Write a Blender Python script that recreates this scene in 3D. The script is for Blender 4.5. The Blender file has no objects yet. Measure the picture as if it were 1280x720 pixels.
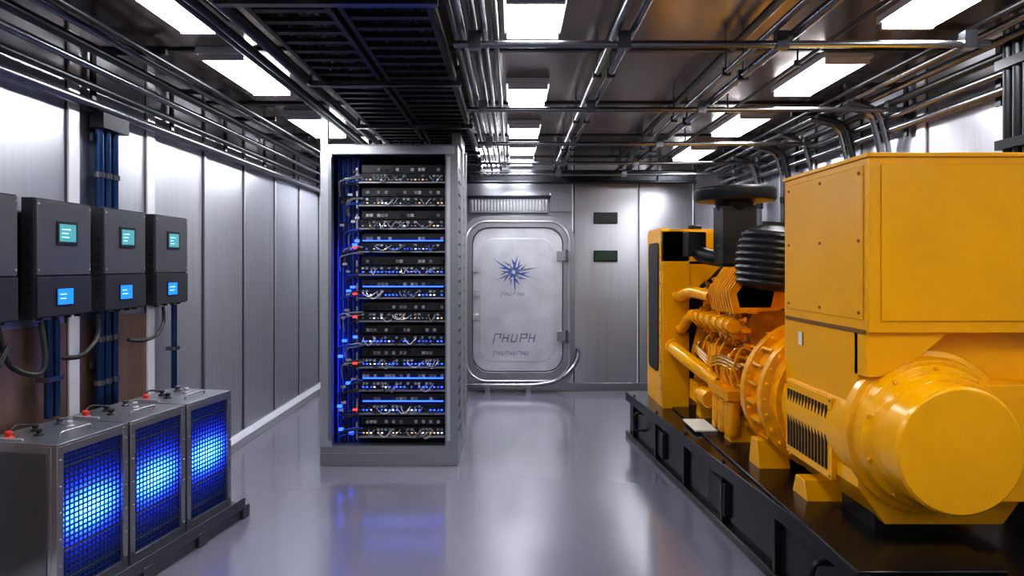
import bpy, bmesh, math, random
from mathutils import Matrix, Vector
random.seed(7)
R=math.radians
# ------------------------------------------------------------------ materials
def mat(name, col, rough=.5, metal=0., emit=None, es=0., noise=0., nscale=8., bump=0., bscale=40., stretch=(1,1,1), coat=0., rvar=0., aniso=0., crough=.12, spec=None):
    m=bpy.data.materials.new(name); m.use_nodes=True
    nt=m.node_tree; b=nt.nodes['Principled BSDF']
    b.inputs['Base Color'].default_value=(*col,1); b.inputs['Roughness'].default_value=rough
    b.inputs['Metallic'].default_value=metal
    if spec is not None: b.inputs['Specular IOR Level'].default_value=spec
    if coat: b.inputs['Coat Weight'].default_value=coat; b.inputs['Coat Roughness'].default_value=crough
    if aniso:
        b.inputs['Anisotropic'].default_value=aniso; b.inputs['Anisotropic Rotation'].default_value=.25
        tg=nt.nodes.new('ShaderNodeTangent'); tg.direction_type='RADIAL'; tg.axis='Z'
        nt.links.new(tg.outputs[0],b.inputs['Tangent'])
    if emit: 
        b.inputs['Emission Color'].default_value=(*emit,1); b.inputs['Emission Strength'].default_value=es
    if noise or bump or rvar:
        tc=nt.nodes.new('ShaderNodeTexCoord'); mp=nt.nodes.new('ShaderNodeMapping')
        mp.inputs['Scale'].default_value=stretch
        nt.links.new(tc.outputs['Object'],mp.inputs['Vector'])
    if noise:
        n=nt.nodes.new('ShaderNodeTexNoise'); n.inputs['Scale'].default_value=nscale; n.inputs['Detail'].default_value=5
        nt.links.new(mp.outputs[0],n.inputs['Vector'])
        r=nt.nodes.new('ShaderNodeValToRGB')
        r.color_ramp.elements[0].position=.3; r.color_ramp.elements[1].position=.7
        r.color_ramp.elements[0].color=(*[c*(1-noise) for c in col],1)
        r.color_ramp.elements[1].color=(*[min(1,c*(1+noise)) for c in col],1)
        nt.links.new(n.outputs['Fac'],r.inputs['Fac']); nt.links.new(r.outputs[0],b.inputs['Base Color'])
    if rvar:
        n=nt.nodes.new('ShaderNodeTexNoise'); n.inputs['Scale'].default_value=nscale; n.inputs['Detail'].default_value=4
        nt.links.new(mp.outputs[0],n.inputs['Vector'])
        mr=nt.nodes.new('ShaderNodeMapRange'); mr.inputs['From Min'].default_value=.3; mr.inputs['From Max'].default_value=.7
        mr.inputs['To Min'].default_value=max(.03,rough-rvar); mr.inputs['To Max'].default_value=rough+rvar
        nt.links.new(n.outputs['Fac'],mr.inputs['Value']); nt.links.new(mr.outputs[0],b.inputs['Roughness'])
    if bump:
        n=nt.nodes.new('ShaderNodeTexNoise'); n.inputs['Scale'].default_value=bscale; n.inputs['Detail'].default_value=3
        nt.links.new(mp.outputs[0],n.inputs['Vector'])
        bp=nt.nodes.new('ShaderNodeBump'); bp.inputs['Strength'].default_value=bump; bp.inputs['Distance'].default_value=.02
        nt.links.new(n.outputs['Fac'],bp.inputs['Height']); nt.links.new(bp.outputs[0],b.inputs['Normal'])
    return m
M={}
M['wall']=mat('brushed_steel_wall',(.53,.54,.59),.34,.96,noise=.05,nscale=30,stretch=(1,1,.03),aniso=.72)
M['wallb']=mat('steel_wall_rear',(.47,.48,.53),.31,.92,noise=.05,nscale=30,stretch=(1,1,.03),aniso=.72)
M['lowbrown']=mat('lower_wall_brown',(.46,.30,.225),.33,.92,noise=.06,nscale=20,stretch=(1,1,.05),aniso=.7)  # warm brown tone for the lower part of the left wall
M['strip']=mat('bright_strip',(.8,.81,.84),.35,.4)
M['seam']=mat('seam_dark',(.08,.08,.09),.5,.6)
M['ceil']=mat('ceiling_panel',(.21,.16,.14),.22,.9,noise=.15,nscale=1.3,bump=.04,bscale=2,rvar=.04)
M['ceilrib']=mat('ceiling_rib',(.05,.05,.055),.4,.8)
M['floor']=mat('epoxy_floor',(.165,.16,.21),.20,.0,noise=.04,nscale=1.2,coat=.9,crough=.13)
M['pipe']=mat('steel_conduit',(.20,.205,.23),.25,.95)
M['pipedk']=mat('dark_conduit',(.022,.024,.029),.33,.6)
M['pipeblue']=mat('blue_conduit',(.022,.06,.16),.25,.75)
M['black']=mat('black_plastic',(.010,.010,.012),.42)
M['tray']=mat('tray_black',(.02,.02,.021),.4,.3)
M['rubber']=mat('rubber',(.01,.01,.011),.55,bump=.2,bscale=60)
M['light']=mat('lamp_diffuser',(1,1,1),.5,0,emit=(.98,.985,1),es=33)
M['lframe']=mat('lamp_frame',(.45,.45,.48),.4,.5)
M['yellow']=mat('yellow_paint',(.84,.395,.0),.20,0,noise=.03,nscale=4,spec=.4)
M['yellow2']=mat('yellow_engine',(.85,.36,.0),.18,.1,noise=.15,nscale=15,spec=.5)
M['yshade']=mat('yellow_engine_shade',(.36,.13,.0),.3,.1,noise=.25,nscale=15)  # deeper yellow block: shade between the engine parts put into its colour
M['ydark']=mat('yellow_seam',(.20,.085,.002),.5)
M['skid']=mat('skid_black',(.007,.007,.008),.22,.0,spec=.4)
M['blackmetal']=mat('exhaust_black',(.012,.012,.014),.4,.3)
M['rackg']=mat('rack_grey',(.28,.29,.315),.33,.8,noise=.05,nscale=4)
M['racklt']=mat('rack_light',(.52,.53,.57),.32,.8)
M['chassis']=mat('chassis_dark',(.014,.016,.022),.35,.5)
M['port']=mat('port_grey',(.40,.41,.46),.35,.5)
M['cable']=mat('cable_grey',(.18,.19,.22),.45)
M['cableblue']=mat('cable_blue',(.012,.045,.35),.4)
M['ledb']=mat('led_blue',(.02,.05,.3),.4,emit=(.018,.07,1),es=5)
M['hidglow']=mat('hidden_blue_glow',(.02,.05,.3),.4,emit=(.02,.09,1),es=14)
M['ledw']=mat('led_white',(.6,.7,.9),.4,emit=(.6,.75,1),es=2.0)
M['ledr']=mat('led_red',(.5,.02,.02),.4,emit=(1,.06,.04),es=1.5)
M['ledo']=mat('led_amber',(.5,.3,.1),.4,emit=(1,.6,.3),es=1.0)
M['invdk']=mat('inverter_casing',(.05,.053,.06),.34,.6)
M['invface']=mat('inverter_face',(.17,.175,.19),.32,.7)
M['invlow']=mat('inverter_lower',(.07,.072,.085),.33,.6)
M['lcd']=mat('lcd_teal',(.02,.1,.1),.3,emit=(.14,.5,.6),es=.6)
M['lcdb']=mat('lcd_blue',(.01,.1,.4),.3,emit=(.015,.2,1),es=1.3)
M['lcdt']=mat('lcd_text',(.4,.6,.7),.3,emit=(.5,.85,1),es=.8)
M['batt']=mat('battery_case',(.28,.29,.32),.32,.8,noise=.06,nscale=5)
M['battend']=mat('battery_end',(.10,.105,.12),.34,.6)
M['battfr']=mat('battery_frame',(.09,.095,.12),.33,.7)
M['grille']=mat('battery_grille',(.03,.05,.12),.3,.7)
M['red']=mat('red_knob',(.6,.03,.02),.35)
M['door']=mat('hatch_door',(.60,.61,.67),.30,.7,noise=.12,nscale=4,bump=.12,bscale=4)
M['logo']=mat('logo_blue',(.03,.06,.25),.4)
M['grey']=mat('text_grey',(.13,.14,.20),.5)
M['sign']=mat('sign_green',(.01,.03,.015),.35)
M['paper']=mat('label_paper',(.7,.68,.6),.5)
def glowmat():
    m=bpy.data.materials.new('led_diffuser'); m.use_nodes=True; nt=m.node_tree; b=nt.nodes['Principled BSDF']
    b.inputs['Base Color'].default_value=(.01,.02,.08,1)
    tc=nt.nodes.new('ShaderNodeTexCoord'); sp=nt.nodes.new('ShaderNodeSeparateXYZ'); nt.links.new(tc.outputs['Object'],sp.inputs[0])
    def mth(op,a,b_=None):
        n=nt.nodes.new('ShaderNodeMath'); n.operation=op
        for i,v in enumerate((a,b_)):
            if v is None: continue
            if isinstance(v,(int,float)): n.inputs[i].default_value=v
            else: nt.links.new(v,n.inputs[i])
        return n.outputs[0]
    def gauss(c,w,v):
        d=mth('DIVIDE',mth('SUBTRACT',v,c),w); return mth('EXPONENT',mth('MULTIPLY',mth('MULTIPLY',d,d),-1.0))
    gz=gauss(.47,.085,sp.outputs['Z']); gy=gauss(.21,.16,sp.outputs['Y'])
    g=mth('MULTIPLY',gz,gy)
    w2=mth('MULTIPLY',gauss(.47,.17,sp.outputs['Z']),gauss(.21,.26,sp.outputs['Y']))
    r=nt.nodes.new('ShaderNodeValToRGB'); e=r.color_ramp.elements
    e[0].position=0;e[0].color=(.008,.03,.9,1);e[1].position=1;e[1].color=(.035,.19,1,1)
    nt.links.new(g,r.inputs[0]); nt.links.new(r.outputs[0],b.inputs['Emission Color'])
    st=mth('ADD',mth('MULTIPLY',g,24.0),mth('ADD',mth('MULTIPLY',w2,1.4),.04))
    nt.links.new(st,b.inputs['Emission Strength'])
    return m
M['glow']=glowmat()
# ------------------------------------------------------------------ mesh builder
class MB:
    def __init__(s,name): s.name=name; s.bm=bmesh.new(); s.mats=[]
    def mi(s,m):
        if m not in s.mats: s.mats.append(m)
        return s.mats.index(m)
    def quadmesh(s,vs,fs,m):
        i=s.mi(m); v=[s.bm.verts.new(p) for p in vs]
        for f in fs:
            try: s.bm.faces.new([v[k] for k in f]).material_index=i
            except ValueError: pass
    def box(s,x0,x1,y0,y1,z0,z1,m,mx=None):
        vs=[Vector(p) for p in ((x0,y0,z0),(x1,y0,z0),(x1,y1,z0),(x0,y1,z0),(x0,y0,z1),(x1,y0,z1),(x1,y1,z1),(x0,y1,z1))]
        if mx: vs=[mx@v for v in vs]
        s.quadmesh(vs,((0,3,2,1),(4,5,6,7),(0,1,5,4),(1,2,6,5),(2,3,7,6),(3,0,4,7)),m)
    def cbox(s,c,d,m,rot=None):
        mx=Matrix.Translation(c)
        if rot: mx=mx@Matrix.Rotation(R(rot[0]),4,'X')@Matrix.Rotation(R(rot[1]),4,'Y')@Matrix.Rotation(R(rot[2]),4,'Z')
        s.box(-d[0]/2,d[0]/2,-d[1]/2,d[1]/2,-d[2]/2,d[2]/2,m,mx)
    def lathe(s,o,ax,prof,m,seg=28,cap=True):
        o=Vector(o); ax=Vector(ax).normalized(); u=ax.orthogonal().normalized(); w=ax.cross(u); i=s.mi(m)
        rings=[]
        for r,h in prof:
            rings.append([s.bm.verts.new(o+ax*h+(u*math.cos(2*math.pi*k/seg)+w*math.sin(2*math.pi*k/seg))*max(r,.0004)) for k in range(seg)])
        for a,b in zip(rings,rings[1:]):
            for k in range(seg):
                s.bm.faces.new((a[k],a[(k+1)%seg],b[(k+1)%seg],b[k])).material_index=i
        if cap:
            s.bm.faces.new(rings[0][::-1]).material_index=i; s.bm.faces.new(rings[-1]).material_index=i
    def cyl(s,p0,p1,r,m,seg=16,r2=None):
        p0=Vector(p0);p1=Vector(p1);d=p1-p0
        s.lathe(p0,d,[(r,0),(r if r2 is None else r2,d.length)],m,seg)
    def tube(s,pts,r,m,seg=8,bend=.0,smooth=False):
        P=[Vector(p) for p in pts]
        if bend:
            Q=[P[0]]
            for a,b,c in zip(P,P[1:],P[2:]):
                d1=min(bend,(b-a).length*.49);d2=min(bend,(c-b).length*.49)
                s0=b+(a-b).normalized()*d1;s1=b+(c-b).normalized()*d2
                for t in (0,.2,.4,.6,.8,1): Q.append(s0*(1-t)**2+b*2*t*(1-t)+s1*t*t)
            Q.append(P[-1]);P=Q
        if smooth:
            Q=[]
            E=[P[0]]+P+[P[-1]]
            for j in range(1,len(E)-2):
                for t in [k/6 for k in range(6)]:
                    a,b,c,d=E[j-1],E[j],E[j+1],E[j+2]
                    Q.append(.5*((2*b)+(c-a)*t+(2*a-5*b+4*c-d)*t*t+(3*b-a-3*c+d)*t**3))
            Q.append(P[-1]);P=Q
        i=s.mi(m); rings=[];n=None
        for k,p in enumerate(P):
            t=(P[min(k+1,len(P)-1)]-P[max(k-1,0)])
            if t.length<1e-6: t=Vector((0,0,1))
            t.normalize()
            if n is None: n=t.orthogonal().normalized()
            n=(n-t*n.dot(t))
            n=n.normalized() if n.length>1e-5 else t.orthogonal().normalized()
            w=t.cross(n)
            rings.append([s.bm.verts.new(p+(n*math.cos(2*math.pi*q/seg)+w*math.sin(2*math.pi*q/seg))*r) for q in range(seg)])
        for a,b in zip(rings,rings[1:]):
            for q in range(seg): s.bm.faces.new((a[q],a[(q+1)%seg],b[(q+1)%seg],b[q])).material_index=i
        s.bm.faces.new(rings[0][::-1]).material_index=i; s.bm.faces.new(rings[-1]).material_index=i
    def prism(s,poly,axis,a0,a1,m):
        def P(p,a):
            return (a,p[0],p[1]) if axis=='x' else (p[0],a,p[1]) if axis=='y' else (p[0],p[1],a)
        n=len(poly); vs=[P(p,a0) for p in poly]+[P(p,a1) for p in poly]
        s.quadmesh(vs,[tuple(range(n-1,-1,-1)),tuple(range(n,2*n))]+[(k,(k+1)%n,n+(k+1)%n,n+k) for k in range(n)],m)
    def finish(s,bevel=0.,loc=(0,0,0),rotz=0.,parent=None):
        bmesh.ops.recalc_face_normals(s.bm,faces=s.bm.faces[:])
        me=bpy.data.meshes.new(s.name); s.bm.to_mesh(me); s.bm.free()
        for m in s.mats: me.materials.append(M[m])
        for p in me.polygons: p.use_smooth=True
        me.set_sharp_from_angle(angle=R(35))
        ob=bpy.data.objects.new(s.name,me); bpy.context.scene.collection.objects.link(ob)
        ob.location=loc; ob.rotation_euler=(0,0,rotz)
        if bevel:
            b=ob.modifiers.new('bevel','BEVEL'); b.width=bevel; b.segments=2; b.limit_method='ANGLE'; b.angle_limit=R(40)
            b.harden_normals=False
        if parent: ob.parent=parent
        return ob
def rrect(x0,x1,z0,z1,r,n=7):
    out=[]
    for cx,cz,a in ((x1-r,z0+r,-90),(x1-r,z1-r,0),(x0+r,z1-r,90),(x0+r,z0+r,180)):
        for k in range(n+1):
            t=R(a+90*k/n); out.append((cx+r*math.cos(t),cz+r*math.sin(t)))
    return out
XL,XR,YB,YF,ZC=-2.43,2.75,8.6,-2.0,2.88
# ------------------------------------------------------------------ room
f=MB('floor'); f.box(XL-.1,XR+.1,YF-.1,YB+.1,-.1,0,'floor'); f.finish()
c=MB('ceiling'); c.box(XL-.1,XR+.1,YF-.1,YB+.1,ZC,ZC+.1,'ceil')
y=YF+.65
while y<YB:
    c.box(XL,XR,y-.02,y+.02,ZC-.015,ZC,'ceilrib'); y+=1.35
for x in (-1.3,.56,1.3): c.box(x-.02,x+.02,YF,YB,ZC-.015,ZC,'ceilrib')
c.finish(.004)
def sidewall(name,x,sgn):
    w=MB(name); a,b=(x-.1,x) if sgn>0 else (x,x+.1)
    w.box(a,b,YF-.1,YB+.1,0,ZC,'wall')
    if sgn>0: w.box(x,x+.006,YF,4.5,.12,1.28,'lowbrown')
    yy=-1.85
    while yy<YB:
        wide=.045 if yy<4.9 else .012
        if wide>.02:
            w.box(min(x,x+sgn*.018),max(x,x+sgn*.018),yy-wide,yy+wide,.1,ZC,'strip')
        w.box(min(x,x+sgn*.006),max(x,x+sgn*.006),yy-wide-.008,yy+wide+.008,.1,ZC,'seam')
        if wide<.02: w.box(min(x,x+sgn*.02),max(x,x+sgn*.02),yy-.006,yy+.006,.1,ZC,'wall')
        yy+=.8
    w.finish(.002)
sidewall('wall_left',XL,1); sidewall('wall_right',XR,-1)
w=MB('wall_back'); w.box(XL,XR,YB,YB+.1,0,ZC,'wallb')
for x in (-2.0,-1.2,.78,1.6,2.3):
    w.box(x-.012,x+.012,YB-.006,YB,.1,ZC,'seam'); w.box(x-.02,x-.008,YB-.016,YB,.1,ZC,'strip')
w.finish(.002)
w=MB('wall_front'); w.box(XL,XR,YF-.1,YF,0,ZC,'wallb'); w.finish()
t=MB('baseboard_left'); t.prism([(XL,0),(XL+.07,0),(XL+.07,.07),(XL+.02,.11),(XL,.11)],'y',YF,YB,'racklt'); t.finish(.003)
t=MB('baseboard_back'); t.box(XL+.08,XR,YB-.04,YB,0,.1,'rackg'); t.finish(.003)
t=MB('baseboard_right'); t.box(XR-.05,XR,YF,YB-.04,0,.1,'rackg'); t.finish(.003)
# ------------------------------------------------------------------ ceiling lights
def lamp(x,y,w,l):
    b=MB('ceiling_light')
    z=ZC-.07
    b.box(-w/2-.025,w/2+.025,-l/2-.025,l/2+.025,z+.03,ZC-.001,'lframe')
    b.box(-w/2,w/2,-l/2,l/2,z,z+.0299,'light')
    for s_ in (-1,1): b.box(-w/2-.012,w/2+.012,s_*l/2-.01,s_*l/2+.01,z-.004,z+.03,'lframe')
    b.finish(0,(x,y,0))
for y_ in (-1.0,1.2): lamp(-1.72,y_,.27,.8)
lamp(-1.62,3.32,.21,.5)
for y_ in (4.45,): lamp(-1.72,y_,.24,.85)
for y_ in (6.1,7.6): lamp(-1.74,y_,.27,.85)
for y_ in (-1.0,1.2): lamp(2.0,y_,.26,.85)
lamp(2.03,3.12,.24,.75)
for y_ in (4.5,): lamp(2.02,y_,.24,.8)
for y_ in (6.05,7.6): lamp(2.03,y_,.25,.8)
for y_ in (0.2,1.7,3.4,4.94,6.3,7.3,8.1): lamp(.11,y_,.25,.5)
for y_ in (7.3,8.2): lamp(-.25,y_,.22,.4)
# ------------------------------------------------------------------ pipes on ceiling
def clip(b,x,y,z,r,m='pipe'):
    b.box(x-r-.006,x+r+.006,y-.012,y+.012,z-r-.006,z+r+.006,m)
    b.cyl((x,y,z),(x,y,ZC),.006,m,6)
b=MB('ceiling_conduits')
for x,z,r,m in ((.50,2.72,.018,'pipe'),(.58,2.72,.018,'pipe'),(1.26,2.73,.018,'pipe'),(1.36,2.71,.024,'pipe'),(1.68,2.78,.012,'pipedk')):
    b.cyl((x,YF,z),(x,YB,z),r,m)
    yy=-1.2
    while yy<YB: clip(b,x,yy,z,r,'pipedk'); yy+=1.3
for y_,z,x0,x1 in ((3.28,2.66,-.28,2.3),(4.67,2.66,-.3,2.7),(6.0,2.66,-.3,2.7),(7.15,2.66,-.45,2.7),(7.9,2.64,-.45,2.7)):
    b.cyl((x0,y_,z),(x1,y_,z),.018,'pipe')
    for x in (x0+.1,.54,1.3,x1-.1): b.box(x-.03,x+.03,y_-.025,y_+.025,z-.025,z+.06,'pipe')
b.finish()
b=MB('conduit_run')
for x,z,r,m in ((-2.37,2.50,.03,'pipe'),(-2.36,2.60,.022,'pipedk'),(-2.30,2.68,.022,'pipe'),(-2.22,2.74,.026,'pipedk'),(-2.12,2.78,.02,'pipe'),(-2.03,2.78,.016,'pipedk')):
    b.cyl((x,2.3 if z<2.55 else YF,z),(x,YB,z),r,m,14)
yy=3.0
while yy<YB:
    b.box(-2.41,-1.98,yy-.015,yy+.015,2.80,2.83,'pipedk'); b.box(-2.41,-2.395,yy-.02,yy+.02,2.48,2.83,'pipedk'); yy+=.9
b.finish()
b=MB('conduit_run')
for x,z,r,m in ((2.69,2.55,.028,'pipe'),(2.68,2.64,.024,'pipe'),(2.62,2.71,.026,'pipedk'),(2.54,2.76,.022,'pipe'),(2.44,2.78,.022,'pipe'),(2.34,2.80,.014,'pipedk')):
    b.cyl((x,YF,z),(x,YB,z),r,m,14)
yy=2.9
while yy<YB:
    b.box(2.3,2.73,yy-.015,yy+.015,2.82,2.85,'pipedk'); b.box(2.715,2.73,yy-.02,yy+.02,2.48,2.83,'pipedk'); yy+=.9
for y_,r,m in ((4.85,.02,'pipe'),(4.95,.028,'pipe'),(5.35,.025,'pipedk'),(5.45,.02,'pipe'),(6.1,.02,'pipe'),(6.6,.03,'pipedk'),(6.75,.02,'pipe'),(7.4,.03,'pipe')):
    b.tube([(2.69,y_,.12),(2.69,y_,2.42),(2.62,y_,2.70),(2.4,y_,2.76)],r,m,10,.08)
    b.cyl((2.69,y_,2.2),(2.69,y_,2.26),r+.012,'pipedk')
for k,y_ in enumerate((3.42,3.49,3.56)): b.cyl((2.60,y_,0),(2.60,y_,2.85),.027,'pipedk')
for z in (2.2,2.62): b.box(2.56,2.72,3.37,3.61,z,z+.05,'pipedk')
b.finish()
# ------------------------------------------------------------------ cable ladder tray
b=MB('cable_tray')
for xa,xb,zz in ((-1.12,-.78,2.68),(-.74,-.36,2.70)):
    for x in (xa,xb): b.box(x-.012,x+.012,YF+.2,8.1,zz,zz+.09,'tray')
    yy=YF+.3
    while yy<8.1:
        b.box(xa,xb,yy-.022,yy+.022,zz+.005,zz+.025,'tray'); yy+=.14
    for k in range(7):
        x=xa+.04+(xb-xa-.08)*k/6; r=random.choice((.012,.016,.02))
        b.tube([(x+random.uniform(-.01,.01),q*.9-1.6,zz+.028+r+random.uniform(0,.02)) for q in range(11)],r,random.choice(('rubber','pipedk','rubber','cable')),7)
yy=-1
while yy<8.1:
    b.box(-1.2,-.3,yy-.02,yy+.02,2.645,2.675,'pipe')
    for x in (-1.18,-.76,-.32): b.cyl((x,yy,2.66),(x,yy,ZC),.008,'pipe',8)
    yy+=1.25
for x,r,z in ((-1.42,.028,2.74),(-1.34,.02,2.70),(-1.25,.03,2.72)): b.cyl((x,YF,z),(x,8.1,z),r,'pipedk')
for k in range(5): b.cyl((-.27+.052*k-.02,YF,2.76-(k%2)*.04),(-.27+.052*k-.02,8.1,2.76-(k%2)*.04),.015,'pipe' if k%2 else 'pipedk',10)
b.finish()
# ------------------------------------------------------------------ server rack
b=MB('server_rack')
x0,x1,y0,y1,zt=-1.52,-.43,5.4,6.45,2.55
b.box(x0,x1,y0,y1,0,.155,'rackg'); b.box(x0-.0,x1+.0,y0-.012,y0,.01,.10,'rackg')
b.box(x0,x1,y0,y1,2.47,zt,'rackg'); b.box(x0+.03,x1-.03,y0-.012,y0,2.475,2.535,'racklt')
b.box(x0,x0+.09,y0-.006,y0+.06,.15,2.48,'racklt'); b.box(x1-.10,x1,y0-.006,y0+.06,.15,2.48,'rackg')
b.box(x1-.085,x1-.06,y0-.02,y0-.006,.2,2.45,'racklt'); b.box(x0+.065,x0+.09,y0-.02,y0-.006,.2,2.45,'rackg')
b.box(x0,x0+.025,y0+.06,y1,.15,2.48,'rackg'); b.box(x1-.025,x1,y0+.06,y1,.15,2.48,'rackg')
b.box(x0+.02,x1-.02,y1-.03,y1,.15,2.48,'black')
b.box(x0-.005,x0+.05,y0+.02,y0+.08,zt,ZC-.001,'racklt')
b.box(x1+.0,x1+.02,y0+.3,y0+.36,.15,2.6,'racklt'); b.box(x1,x1+.02,y0+.7,y0+.76,.15,2.6,'racklt')
b.box(x1-.05,x1+.02,y0+.02,y0+.5,zt,2.64,'rackg')
b.box(x0+.03,x0+.075,y0+.0605,y0+.066,.25,1.75,'hidglow')  # unseen glowing strip, added behind the front post to light cables and interior
for k in range(22):
    z=.25+k*.1; b.box(x1,x1+.006,y0+.42,y0+.64,z,z+.03,'black')
    b.box(x1,x1+.004,y0+.08,y0+.26,z,z+.02,'black')
ci0,ci1=-1.225,-.535
n=12
for i in range(n):
    z=.215+i*.185
    d=random.uniform(.0,.03)
    b.box(ci0,ci1,y0+.05+d,y1-.1,z,z+.075,'chassis')
    b.box(ci0+.01,ci1-.01,y0+.10,y1-.1,z+.085,z+.15,'black')
    b.box(ci0,ci1,y0+.03,y0+.05+d,z-.004,z+.008,'rackg')
    bright = i in (1,2,3,4,6,7,8)
    npz=22
    for k in range(npz):
        x=ci0+.03+(ci1-ci0-.06)*k/(npz-1)
        if random.random()<.55:
            b.box(x-.010,x+.010,y0+.035+d,y0+.052+d,z+.047,z+.064,random.choice(('port','port','cable','black','cable')))
        if random.random()<.8:
            mm=('ledb' if random.random()<.8 else 'ledw') if bright else random.choice(('ledw','port','ledo','port','cable'))
            b.box(x-.007,x+.007,y0+.04+d,y0+.051+d,z+.022,z+.031,mm)
        if random.random()<.5:
            b.box(x-.012,x+.012,y0+.085,y0+.10,z+.10,z+.125,random.choice(('port','cable','chassis')))
    if i in (1,2,6,8):
        b.box(ci0+.02,ci1-.02,y0+.085,y0+.098,z+.088,z+.098,'ledb')
    for k in range(9):
        xa=random.uniform(ci0+.03,ci1-.1); xb=xa+random.uniform(.04,.14)
        if xb>ci1-.02: xb=ci1-.02
        zz=z+.055; dz=random.uniform(.03,.06)
        b.tube([(xa,y0+.04+d,zz),(xa+.005,y0+.01,zz-.01),((xa+xb)/2,y0-.004,zz-dz),(xb-.005,y0+.01,zz-.01),(xb,y0+.04+d,zz)],.0045,random.choice(('cable','port','rubber','rubber')),5,smooth=True)
    for k in range(4):
        zz=z+random.uniform(-.02,.08)
        xs=-1.40+random.uniform(0,.1)
        b.tube([(ci0+.03,y0+.06,zz),(ci0-.03,y0+.04,zz+random.uniform(-.01,.01)),(xs+.02,y0+.05,zz-.02),(xs,y0+.07,zz-.06),(xs,y0+.10,zz-.14)],random.choice((.006,.008)),random.choice(('cableblue','rubber','cable','rubber')),6,smooth=True)
    for k in range(3):
        x=-1.40+random.random()*.15
        b.box(x,x+.035,y0+.04,y0+.07,z+.02+.03*k,z+.04+.03*k,random.choice(('port','ledb' if i<9 else 'port','chassis','cable')))
    b.box(-1.25,-1.235,y0+.05,y0+.07,z-.02,z+.12,'rackg')
    if i in (1,3,5,6,8): b.box(-1.27,-1.235,y0+.02,y0+.035,z+.03,z+.045,'ledr')
for k in range(9):
    x=-1.41+.02*k; b.cyl((x,y0+.13,.16),(x,y0+.13,2.46),.009,'cableblue' if k%2==0 else 'rubber',8)
for k in range(8):
    x=-1.2+.09*k
    b.tube([(x,y0+.4,2.55),(x,y0+.4,2.58),(x+random.uniform(-.02,.02),y0+.34,2.64)],.014,'rubber',8,smooth=True)
b.finish(.0)
# ------------------------------------------------------------------ inverters
for i in range(4):
    b=MB('power_inverter')
    xa,xb=XL+.025,-2.315; W=.44; z0,z1=1.33,1.925
    b.box(xa,xa+.02,.03,W-.03,z0+.03,z1-.03,'black')
    b.box(xa+.02,xb-.012,0,W,z0,z1,'invdk')
    b.box(xb-.012,xb,.008,W-.008,z0+.215,z1-.008,'invface')
    b.box(xb-.012,xb+.004,.008,W-.008,z0+.008,z0+.205,'invlow')
    b.box(xb,xb+.006,.15,.31,z0+.37,z0+.49,'black'); b.box(xb+.006,xb+.008,.165,.295,z0+.385,z0+.475,'lcd')
    for q in range(3): b.box(xb+.008,xb+.009,.18,.18+.03+.05*random.random(),z0+.405+.02*q,z0+.411+.02*q,'lcdt')
    b.box(xb+.004,xb+.008,.14,.28,z0+.055,z0+.15,'black'); b.box(xb+.008,xb+.010,.15,.27,z0+.062,z0+.143,'lcdb')
    for q in range(2): b.box(xb+.010,xb+.011,.165,.20+.04*random.random(),z0+.09+.022*q,z0+.096+.022*q,'lcdt')
    for yy in (.02,W-.02):
        for zz in (z0+.24,z1-.03): b.cyl((xb-.002,yy,zz),(xb+.004,yy,zz),.006,'port',8)
    for q in range(9): b.box(xa+.03,xb-.02,-.003,0,z0+.08+q*.04,z0+.095+q*.04,'black')
    for yy in (.08,.2,.3,.38): b.cyl((xa+.05,yy,z0-.012),(xa+.05,yy,z0),.016,'black',12)
    b.finish(.004,(0,2.75+.555*i,0))
b=MB('blue_riser_conduits')
for y_ in (3.93,4.0,4.08):
    b.cyl((-2.385,y_,1.926),(-2.385,y_,2.45),.022,'pipeblue'); b.cyl((-2.385,y_,.0),(-2.385,y_,1.317),.022,'pipeblue')
    for z in (.9,1.15,2.1): b.cyl((-2.385,y_,z),(-2.385,y_,z+.03),.03,'pipe')
for z in (1.0,2.3): b.box(-2.41,-2.4,3.88,4.13,z,z+.05,'pipe')
b.box(-2.41,-2.33,3.88,4.14,2.38,2.468,'pipedk')
b.finish()
b=MB('blue_drop_conduits')
for y_ in (3.0,3.46,3.52,4.75): 
    b.cyl((-2.36,y_,.815 if y_<4.2 else 0),(-2.36,y_,1.317),.019,'pipeblue')
    b.box(-2.405,-2.335,y_-.03,y_+.03,1.0,1.025,'pipe')
b.finish()
b=MB('inverter_cable')
b.tube([(-2.37,3.13,1.31),(-2.36,3.2,1.12),(-2.32,3.33,1.06),(-2.32,3.38,1.13),(-2.35,3.39,1.31)],.013,'rubber',8,smooth=True)
b.tube([(-2.40,3.62,1.10),(-2.34,3.68,1.10),(-2.33,3.76,1.14),(-2.35,3.86,1.2),(-2.36,3.87,1.31)],.013,'rubber',8,smooth=True)
b.tube([(-2.33,4.13,1.14),(-2.32,4.25,1.12),(-2.33,4.45,1.13),(-2.36,4.6,1.2),(-2.37,4.62,1.31)],.011,'rubber',8,smooth=True)
b.tube([(-2.33,3.15,1.22),(-2.32,2.98,1.05),(-2.34,2.8,1.0),(-2.37,2.7,1.2)],.013,'rubber',8,smooth=True)
b.finish()
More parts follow.
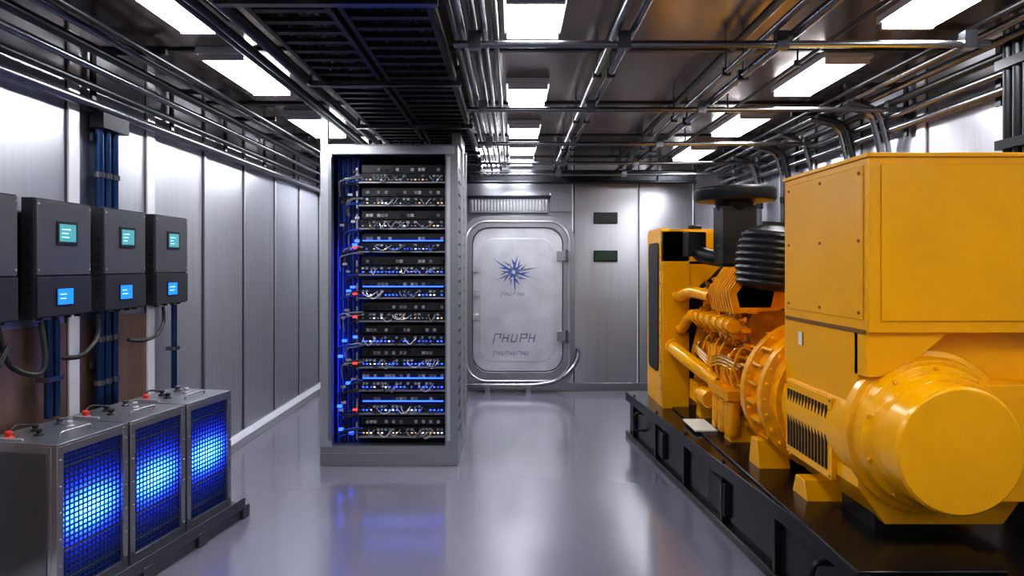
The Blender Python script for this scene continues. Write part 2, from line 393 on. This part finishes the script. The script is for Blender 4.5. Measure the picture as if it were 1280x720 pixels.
# ------------------------------------------------------------------ battery bank
ang=R(-10); bo=Vector((-1.98,2.96,0)); dr=Vector((math.sin(R(10)),math.cos(R(10)),0))
b=MB('battery_stand')
b.box(-.40,.05,-.04,1.36,.055,.099,'battfr')
b.box(.01,.05,-.04,1.36,0,.055,'battfr'); b.box(-.40,-.36,-.04,1.36,0,.055,'battfr')
for y_ in (0,.4,.84,1.28): b.box(-.36,.01,y_,y_+.05,.0,.055,'battfr'); b.box(.05,.07,y_+.05,y_+.12,.0,.08,'battfr')
b.box(.05,.065,-.04,1.36,.06,.13,'battfr')
b.finish(.004,bo,ang)
for i in range(3):
    b=MB('battery_module'); W=.425; z0,z1=.10,.80; D=-.41
    b.box(D,-.03,0,W,z0,z1,'batt')
    b.box(D+.02,-.05,-.004,0,z0+.03,z1-.03,'battend')
    b.box(D-.0,-.0,-.0,W,z1,z1+.012,'batt')
    b.box(-.03,0,0,.035,z0,z1,'batt'); b.box(-.03,0,W-.035,W,z0,z1,'batt')
    b.box(-.03,0,.035,W-.035,z1-.035,z1,'batt'); b.box(-.03,0,.035,W-.035,z0,z0+.04,'batt')
    b.box(-.03,-.024,.035,W-.035,z0+.04,z1-.035,'glow')
    ya,yb,za,zb=.035,W-.035,z0+.04,z1-.035
    ny=14; nz=26
    for k in range(ny+1):
        y_=ya+(yb-ya)*k/ny; b.box(-.020,-.015,y_-.0038,y_+.0038,za,zb,'grille')
    for k in range(nz+1):
        z=za+(zb-za)*k/nz; b.box(-.021,-.013,ya,yb,z-.0042,z+.0042,'grille')
    for k in range(5):
        z=za+(zb-za)*(k+.5)/5; b.box(-.015,-.008,ya,yb,z-.003,z+.003,'battfr')
    for yy in (.017,W-.017):
        for k in range(6): b.cyl((0,yy,z0+.06+.116*k),(.004,yy,z0+.06+.116*k),.006,'port',8)
    zt=z1+.012
    for (x,y_,m) in ((-.31,.06,'red'),(-.31,.20,'black'),(-.31,.34,'battfr'),(-.22,.13,'black'),(-.22,.3,'port')):
        b.lathe((x,y_,zt),(0,0,1),[(.022,0),(.022,.006),(.012,.01),(.012,.018),(.016,.02),(.016,.030),(.009,.033)],m,14)
    b.box(-.35,-.2,.02,.03,zt,zt+.012,'port'); b.tube([(-.31,.06,zt+.026),(-.34,.13,zt+.04),(-.31,.20,zt+.026)],.006,'rubber',6,smooth=True)
    b.tube([(-.1,.12,zt),(-.1,.12,zt+.02),(-.1,.30,zt+.02),(-.1,.30,zt)],.006,'batt',6,bend=.015)
    b.finish(.003,bo+dr*(.44*i),ang)
# ------------------------------------------------------------------ hatch door on back wall
b=MB('door_1'); Y=YB-.018
fo=rrect(-.64,.78,.04,2.20,.30,9); fi=rrect(-.50,.64,.25,2.06,.22,9)
N=len(fo); vs=[(p[0],Y-.10,p[1]) for p in fo]+[(p[0],Y-.10,p[1]) for p in fi]+[(p[0],Y,p[1]) for p in fo]+[(p[0],Y-.02,p[1]) for p in fi]
fs=[]
for k in range(N):
    q=(k+1)%N; fs+= [(k,q,N+q,N+k),(k,2*N+k,2*N+q,q),(N+k,N+q,3*N+q,3*N+k)]
b.quadmesh(vs,fs,'rackg')
b.prism(rrect(-.49,.63,.26,2.05,.21,9),'y',Y-.05,Y-.005,'door')
b.prism(rrect(-.40,.52,.38,1.92,.16,9),'y',Y-.058,Y-.05,'door')
b.tube([(p[0],Y-.105,p[1]) for p in rrect(-.57,.71,.14,2.13,.26,9)]+[(-.57+1.28-.26,Y-.105,.14)],.014,'racklt',8)
for z in (.7,1.7):
    b.box(.56,.74,Y-.13,Y-.06,z-.06,z+.06,'rackg'); b.cyl((.68,Y-.14,z-.08),(.68,Y-.14,z+.08),.016,'pipe')
for z in (.9,1.2,1.5): b.box(-.49,-.42,Y-.09,Y-.05,z,z+.07,'racklt')
cx,cz=.02,1.50
for k in range(11):
    a=R(k*32.7+12); L=(.33,.17,.26,.14)[k%4]
    p=[(cx+math.cos(a)*L,cz+math.sin(a)*L*.85),(cx+math.cos(a+.5)*.05,cz+math.sin(a+.5)*.05),(cx+math.cos(a-.5)*.02,cz+math.sin(a-.5)*.02)]
    b.prism(p,'y',Y-.063,Y-.058,'logo' if k%3 else 'grey')
    b.prism([(cx+math.cos(a)*.1,cz+math.sin(a)*.1),(cx+math.cos(a+.35)*.2,cz+math.sin(a+.35)*.18),(cx+math.cos(a+.3)*.1,cz+math.sin(a+.3)*.09)],'y',Y-.062,Y-.058,'grey' if k%2 else 'logo')
for (lx,lz,s,n_) in ((-.24,.62,.11,5),(-.24,.46,.05,9),(-.14,1.20,.05,6)):
    x=lx
    for k in range(n_):
        w_=s*random.uniform(.55,.8)
        def st(xa,xb,za,zb):
            sh=.22
            b.prism([(xa+(za-lz)*sh,za),(xb+(za-lz)*sh,za),(xb+(zb-lz)*sh,zb),(xa+(zb-lz)*sh,zb)],'y',Y-.062,Y-.058,'grey')
        st(x,x+s*.12,lz-(s*.3 if k==0 else 0),lz+s)
        st(x+w_*.8,x+w_,lz+(s*.0 if k%3 else s*.4),lz+s*.9)
        st(x,x+w_,lz+s*(.86,.42,.0)[k%3],lz+s*(1,.56,.14)[k%3])
        if k%2: st(x,x+w_,lz+s*.42,lz+s*.54)
        x+=s*1.0
b.finish(.003)
b=MB('door_vent_hood')
b.box(-.52,.45,YB-.12,YB-.017,2.24,2.42,'rackg')
for k in range(24): b.box(-.50+.04*k,-.485+.04*k,YB-.15,YB-.12,2.26,2.40,'racklt')
b.box(-.55,.48,YB-.17,YB-.017,2.42,2.45,'pipedk')
b.box(.48,.74,YB-.06,YB-.017,2.26,2.5,'wallb')
b.finish(.003)
b=MB('floor_level_pipe')
b.tube([(-.6,YB-.20,.10),(.30,YB-.20,.10),(.60,YB-.20,.16),(.80,YB-.17,.36),(.83,YB-.14,.50),(.83,YB-.02,.52)],.025,'pipe',10,bend=.14)
for x in (-.3,.2): b.box(x-.03,x+.03,YB-.24,YB-.16,.0,.08,'rackg')
b.finish()
for z in (2.18,1.70):
    b=MB('display_panel'); b.box(1.03,1.33,YB-.04,YB-.001,z-.07,z+.07,'pipedk'); b.box(1.045,1.315,YB-.045,YB-.04,z-.055,z+.055,'sign' if z<2 else 'black')
    b.finish(.004)
b=MB('rear_truss'); 
b.cyl((-.6,8.3,2.72),(2.25,8.3,2.72),.03,'pipedk'); b.cyl((-.6,8.3,2.60),(2.25,8.3,2.60),.02,'pipedk')
for x in (-.5,.66,1.8): b.box(x-.02,x+.02,8.28,8.32,2.60,ZC,'pipedk')
b.box(-.6,2.25,8.32,8.36,2.62,2.70,'pipedk')
b.finish()
# ------------------------------------------------------------------ generator
root=bpy.data.objects.new('diesel_generator',None); bpy.context.scene.collection.objects.link(root)
b=MB('skid'); sk=[(1.06,6.35),(1.40,2.30),(2.50,2.30),(2.50,6.35)]
def inset(d): return [(1.06+d,6.35-d),(1.40+d,2.30+d),(2.50-d,2.30+d),(2.50-d,6.35-d)]
b.prism(sk,'z',.33,.41,'skid'); b.prism(inset(.035),'z',.05,.33,'skid'); b.prism(sk,'z',0,.05,'skid')
for k in range(6):
    t_=(k+.35)/6; x=1.06+(1.40-1.06)*t_; y_=6.35-4.05*t_
    b.prism([(y_-.015,.05),(y_+.015,.05),(y_+.015,.33),(y_-.015,.33)],'x',x+.005,x+.08,'skid')
    b.cyl((x+.02,y_,.40),(x+.02,y_,.425),.012,'blackmetal',6)
b.tube([(1.40,2.95,.30),(1.32,2.95,.30),(1.30,2.95,.24),(1.32,2.95,.18),(1.40,2.95,.18)],.014,'pipedk',8,smooth=True)
b.tube([(1.15,5.9,.30),(1.08,5.9,.30),(1.06,5.9,.22),(1.08,5.9,.16),(1.15,5.9,.16)],.014,'pipedk',8,smooth=True)
for y_ in (4.2,5.4): 
    x=1.06+.34*(6.35-y_)/4.05; b.prism([(y_-.16,.09),(y_+.16,.09),(y_+.16,.29),(y_-.16,.29)],'x',x+.02,x+.06,'blackmetal')
b.box(1.32,1.9,2.6,6.2,.41,.425,'skid')
b.box(1.28,1.44,4.75,5.10,.425,.44,'paper')
b.finish(.006,parent=root)
b=MB('radiator'); xa,xb,ya,yb,z0,z1=1.24,2.45,5.62,6.22,.41,1.90
b.prism(rrect(ya,yb,z0,z1,.07,5),'x',xa,xa+.06,'yellow')
b.prism(rrect(ya,yb,z0,z1,.07,5),'x',xb-.06,xb,'yellow')
b.box(xa+.05,xb-.05,ya+.05,yb,z1-.12,z1-.01,'yellow'); b.box(xa+.05,xb-.05,ya+.05,yb,z0,z0+.15,'yellow')
b.prism(rrect(ya+.12,yb-.10,z0+.28,z1-.12,.05,5),'x',xa-.012,xa,'black')
b.box(xa+.05,xb-.05,ya+.22,yb-.03,z0+.1,z1-.1,'black')
b.box(xa+.0,xa+.22,ya-.02,ya+.03,z0,z1-.03,'yellow'); b.box(xb-.24,xb,ya-.02,ya+.03,z0,z1-.03,'yellow')
b.box(xa+.0,xb,ya-.02,ya+.03,z1-.28,z1-.03,'yellow')
b.prism([(xa+.20,z1-.3),(xa+.5,z1-.3),(xa+.20,z1-.62)],'y',ya-.01,ya+.02,'yellow')
b.lathe((1.85,ya+.0,1.1),(0,1,0),[(.50,0),(.50,.2)],'blackmetal',36)
b.lathe((1.85,ya-.06,1.1),(0,1,0),[(.08,0),(.08,.08)],'yellow',20)
for k in range(8):
    a=R(45*k); b.cbox((1.85+.26*math.cos(a),ya-.02,1.1+.26*math.sin(a)),(.36,.02,.13),'black',(0,-math.degrees(a),0))
for k in range(12):
    z=z0+.15+k*.11; b.cyl((xa-.004,ya+.06,z),(xa+.001,ya+.06,z),.01,'ydark',8)
b.lathe((1.6,5.95,z1-.02),(0,0,1),[(.06,0),(.06,.05),(.045,.06)],'blackmetal',18)
b.finish(.006,parent=root)
b=MB('engine')
b.box(1.56,2.14,4.35,5.5,.50,1.05,'yshade'); b.box(1.62,2.08,4.4,5.45,.44,.52,'yshade')
b.prism([(1.56,1.05),(1.50,1.18),(1.56,1.30),(2.14,1.30),(2.20,1.18),(2.14,1.05)],'y',4.38,5.48,'yshade')
for k in range(5):
    y_=4.47+.215*k
    b.cbox((1.66,y_,1.36),(.26,.17,.16),'yellow2',(0,-24,0)); b.cbox((2.04,y_,1.36),(.26,.17,.16),'yellow2',(0,24,0))
    for q in range(5): b.cbox((1.625,y_-.07+.035*q,1.40),(.24,.012,.12),'yellow2',(0,-30,0))
    b.cyl((1.60,y_,1.45),(1.575,y_,1.49),.014,'yellow',6)
    b.tube([(1.56,y_,1.14),(1.47,y_,1.14),(1.43,y_+.03,1.2)],.032,'yellow2',10,smooth=True)
    b.lathe((1.535,y_,1.14),(-1,0,0),[(.055,0),(.055,.02)],'yellow2',12)
    b.lathe((1.56,y_,.80),(-1,0,0),[(.075,0),(.075,.02),(.055,.035),(.055,.045)],'yellow2',18)
    for q in range(6):
        a=R(60*q); b.cyl((1.54,y_+.065*math.cos(a),.80+.065*math.sin(a)),(1.53,y_+.065*math.cos(a),.80+.065*math.sin(a)),.008,'yellow',6)
b.tube([(1.42,4.35,1.2),(1.42,5.35,1.2)],.045,'yellow2',14)
b.tube([(1.42,5.30,1.2),(1.40,5.42,1.16),(1.38,5.5,1.08),(1.38,5.7,1.05)],.04,'yellow2',14,smooth=True)
for y_ in (4.45,4.6,4.75,4.9,5.05,5.2): b.lathe((1.42,y_,1.2),(0,1,0),[(.056,-.012),(.056,.012)],'yellow',16)
b.tube([(1.48,5.05,1.36),(1.40,5.3,1.38),(1.36,5.5,1.34),(1.36,5.66,1.34)],.045,'yellow2',14,smooth=True)
b.tube([(1.50,4.95,.74),(1.40,5.1,.82),(1.32,5.35,.90),(1.32,5.62,.92)],.055,'yellow',16,smooth=True)
b.lathe((1.32,5.52,.92),(0,1,0),[(.07,0),(.07,.04)],'yellow',18)
b.prism([(1.5,.5),(2.2,.5),(2.25,.9),(2.15,1.3),(1.55,1.3),(1.45,.9)],'y',5.42,5.50,'yellow2')
for (x,z,r) in ((1.6,.66,.11),(1.85,.7,.16),(1.66,1.05,.10),(1.98,1.05,.1)): b.lathe((x,5.50,z),(0,1,0),[(r,0),(r,.03),(r*.8,.035),(r*.8,.05),(r,.055),(r,.08)],'yellow2',24)
for y_,z in ((4.50,.60),(4.64,.60),(4.78,.60)):
    b.lathe((1.46,y_,z-.14),(0,0,1),[(.045,0),(.052,.015),(.052,.2),(.045,.23),(.058,.235),(.058,.26)],'yellow2',18)
b.box(1.40,1.58,4.42,4.86,.71,.77,'yellow2')
b.lathe((1.44,4.92,.62),(0,1,0),[(.06,0),(.07,.02),(.07,.18),(.05,.20),(.05,.26)],'yellow2',18)
b.box(1.40,1.56,5.14,5.36,.55,.70,'yellow2'); b.box(1.46,1.56,4.8,5.05,.90,1.02,'yellow2')
b.box(1.48,1.56,5.10,5.38,.88,1.0,'yellow2')
for q in range(6): b.box(1.44,1.47,4.82+.035*q,4.835+.035*q,.90,1.02,'yellow2')
for k in range(16):
    y_=4.40+.065*k; z=1.0+random.uniform(-.06,.06)
    b.tube([(1.56,y_,z),(1.49,y_+.01,z+.02),(1.45,y_+.04,z-.1),(1.49,y_+.06,z-.2),(1.56,y_+.06,z-.24)],random.choice((.008,.011,.014)),random.choice(('yellow','yellow2','yellow2','ydark')),6,smooth=True)
for k in range(6):
    z=.95-.012*k
    b.tube([(1.47,4.35+.02*k,z),(1.44,4.7,z+.02),(1.45,5.0,z-.03),(1.43,5.3,z+.03),(1.46,5.45,z)],.007,'yellow' if k%2 else 'ydark',6,smooth=True)
for k in range(190):
    y_=random.uniform(4.38,5.45); z=random.uniform(.52,1.30); s=random.uniform(.012,.034)
    xo=1.56-(.05 if 1.08<z<1.28 else 0)
    if random.random()<.5: b.cbox((xo-.01,y_,z),(s*2.2,s*1.5,s),'yellow2')
    else: b.lathe((xo,y_,z),(-1,0,0),[(s*.8,0),(s*.8,.015),(s*.4,.018),(s*.4,.045)],'yellow2',10)
for k in range(40):
    x=random.uniform(1.5,1.75); y_=random.uniform(4.38,5.4); s=random.uniform(.012,.03)
    b.lathe((x,y_,1.36),(-.2,0,1),[(s,0),(s,.05),(s*.6,.06),(s*.6,.10)],random.choice(('yellow2','yellow2','yellow','ydark')),8)
for k in range(14):
    y_=4.42+k*.078; b.cyl((1.56,y_,.54),(1.545,y_,.54),.012,'yellow',6); b.cyl((1.50,y_,1.18),(1.485,y_,1.18),.01,'yellow',6)
b.tube([(1.72,4.75,1.40),(1.70,4.72,1.52),(1.68,4.55,1.58),(1.64,4.42,1.55)],.075,'yellow2',16,smooth=True)
b.box(1.58,2.12,4.7,5.3,1.38,1.50,'yellow2')
for k in range(9): 
    y_=4.36+.056*k; b.prism([(1.42,1.28),(1.66,1.30),(1.74,1.52),(1.50,1.58),(1.39,1.42)],'y',y_,y_+.018,'yellow2')
b.prism([(1.46,1.32),(1.66,1.32),(1.70,1.50),(1.53,1.53),(1.44,1.41)],'y',4.36,4.83,'ydark')
for y_ in (4.55,5.25): b.prism([(y_-.07,.41),(y_+.07,.41),(y_+.04,.56),(y_-.04,.56)],'x',1.44,1.62,'yellow')
b.finish(.003,parent=root)
b=MB('flywheel_housing'); o=(1.80,3.72,.84)
b.lathe(o,(0,1,0),[(.36,0),(.36,.08),(.41,.09),(.41,.15),(.38,.16),(.38,.30),(.43,.31),(.43,.37),(.36,.38),(.30,.64)],'yellow2',48)
for k in range(28):
    a=2*math.pi*k/28
    for (r,h) in ((.385,.07),(.408,.29)):
        x=o[0]+r*math.cos(a); z=o[2]+r*math.sin(a); b.cyl((x,o[1]+h,z),(x,o[1]+h+.03,z),.012,'yellow',6)
for a in (140,155,170,185,200,215):
    x=o[0]+.39*math.cos(R(a)); z=o[2]+.39*math.sin(R(a)); b.cbox((x,o[1]+.23,z),(.06,.14,.018),'yellow2',(0,-a,0))
for a in range(0,360,20):
    x=o[0]+.33*math.cos(R(a)); z=o[2]+.33*math.sin(R(a)); b.cbox((x,o[1]+.48,z),(.10,.2,.02),'yellow2',(0,-a,0))
b.prism([(3.90,.41),(4.08,.41),(4.04,.58),(3.94,.58)],'x',1.42,1.60,'yellow'); b.prism([(3.86,.41),(4.10,.41),(4.05,.62),(3.9,.62)],'x',2.02,2.24,'yellow')
b.finish(.003,parent=root)
b=MB('alternator')
def body(x0_,x1_,z0_,z1_): return [(x0_+.12,z0_),(x1_-.12,z0_),(x1_,z0_+.16),(x1_,z1_),(x0_,z1_),(x0_,z0_+.16)]
b.prism(body(1.50,2.25,.47,1.31),'y',2.95,3.74,'yellow')
b.box(1.475,1.50,3.14,3.66,.60,.98,'yellow')
for k in range(13):
    y_=3.18+.036*k; b.box(1.468,1.476,y_,y_+.017,.64,.94,'black')
for yy in (3.155,3.65):
    for zz in (.615,.965): b.cyl((1.475,yy,zz),(1.470,yy,zz),.007,'ydark',6)
b.lathe((1.80,3.0,.84),(0,1,0),[(.335,0),(.335,.7)],'yellow',40)
b.lathe((1.78,2.96,.88),(0,-1,0),[(.35,0),(.35,.05),(.325,.06),(.315,.10)],'yellow',56)
b.lathe((1.75,2.87,.88),(0,-1,0),[(.305,0),(.30,.05),(.275,.07),(.275,.13),(.265,.15),(.265,.16)],'yellow',56)
b.lathe((1.72,2.72,.88),(0,-1,0),[(.252,0),(.25,.11),(.24,.122),(.05,.128)],'yellow',56)
for k in range(10):
    a=2*math.pi*(k+.5)/10; x=1.75+.287*math.cos(a); z=.88+.287*math.sin(a); b.cyl((x,2.83,z),(x,2.80,z),.010,'yellow2',6)
b.box(1.95,2.28,2.80,2.98,.62,1.10,'yellow')
b.prism([(1.50,1.31),(1.50,1.12),(1.56,1.12),(1.72,1.20),(1.85,1.31)],'y',2.88,2.98,'yellow')
for y_ in (3.45,):
    b.prism([(y_-.09,.425),(y_+.09,.425),(y_+.05,.52),(y_-.05,.52)],'x',1.46,1.66,'yellow'); b.prism([(y_-.10,.41),(y_+.10,.41),(y_+.04,.60),(y_-.04,.60)],'x',2.1,2.3,'yellow')
b.box(1.60,1.95,3.0,3.3,.41,.50,'blackmetal')
b.finish(.006,parent=root)
b=MB('terminal_box')
b.box(1.50,2.36,2.86,3.74,1.31,2.05,'yellow')
b.box(1.494,1.50,2.88,3.72,1.30,1.32,'ydark')
b.box(1.49,2.37,2.85,3.75,2.05,2.068,'yellow'); b.box(1.495,1.50,2.90,3.70,1.36,2.02,'yellow')
b.box(1.55,2.31,2.852,2.86,1.36,2.02,'yellow')
for yy in (2.93,3.3,3.67):
    for zz in (1.39,1.7,1.99): b.cyl((1.495,yy,zz),(1.489,yy,zz),.008,'ydark',8)
for zz in (1.40,1.98): b.cyl((2.29,2.852,zz),(2.29,2.846,zz),.009,'ydark',8)
b.box(1.490,1.495,3.50,3.54,1.18,1.25,'paper')
for k in range(3): b.cyl((1.62+.2*k,3.4,2.068),(1.62+.2*k,3.4,2.09),.02,'yellow',12)
b.finish(.008,parent=root)
b=MB('air_filter'); pr=[(.10,-.20),(.15,-.19)]
for k in range(8):
    z=-.17+.042*k; r=.19+.025*math.sin(math.pi*(k+.5)/8)
    pr+=[(r,z),(r+.006,z+.014),(r,z+.028),(r-.016,z+.031),(r-.016,z+.040)]
pr+=[(.15,.18),(.09,.21),(.09,.23)]
b.lathe((1.64,4.30,1.63),(.12,0,1),pr,'blackmetal',40); b.finish(parent=root)
b=MB('exhaust_stack')
b.lathe((1.62,4.95,1.40),(0,0,1),[(.10,0),(.10,.30),(.125,.31),(.125,.34),(.10,.35),(.10,.52),(.14,.64),(.28,.655),(.29,.67),(.29,.735),(.275,.75),(.1,.76)],'blackmetal',36)
b.box(1.50,1.74,4.83,5.07,1.60,2.02,'blackmetal')
b.tube([(1.62,4.95,1.62),(1.48,5.2,1.66),(1.44,5.35,1.72)],.06,'blackmetal',14,smooth=True)
b.box(1.36,1.50,5.25,5.42,1.66,1.85,'blackmetal')
b.finish(.005,parent=root)
# ------------------------------------------------------------------ world, camera
wd=bpy.data.worlds.new('world'); bpy.context.scene.world=wd; wd.use_nodes=True
wd.node_tree.nodes['Background'].inputs[0].default_value=(.5,.55,.65,1); wd.node_tree.nodes['Background'].inputs[1].default_value=.3
cam=bpy.data.cameras.new('camera'); co=bpy.data.objects.new('camera',cam); bpy.context.scene.collection.objects.link(co)
co.location=(0,0,1.6); co.rotation_euler=(R(90),0,0); cam.sensor_width=36; cam.lens=36*850/1280; cam.shift_y=-30/1280
cam.clip_start=.05
bpy.context.scene.camera=co
sc=bpy.context.scene
sc.view_settings.view_transform='Standard'
try: sc.view_settings.look='Medium High Contrast'
except Exception as e: print('look',e)
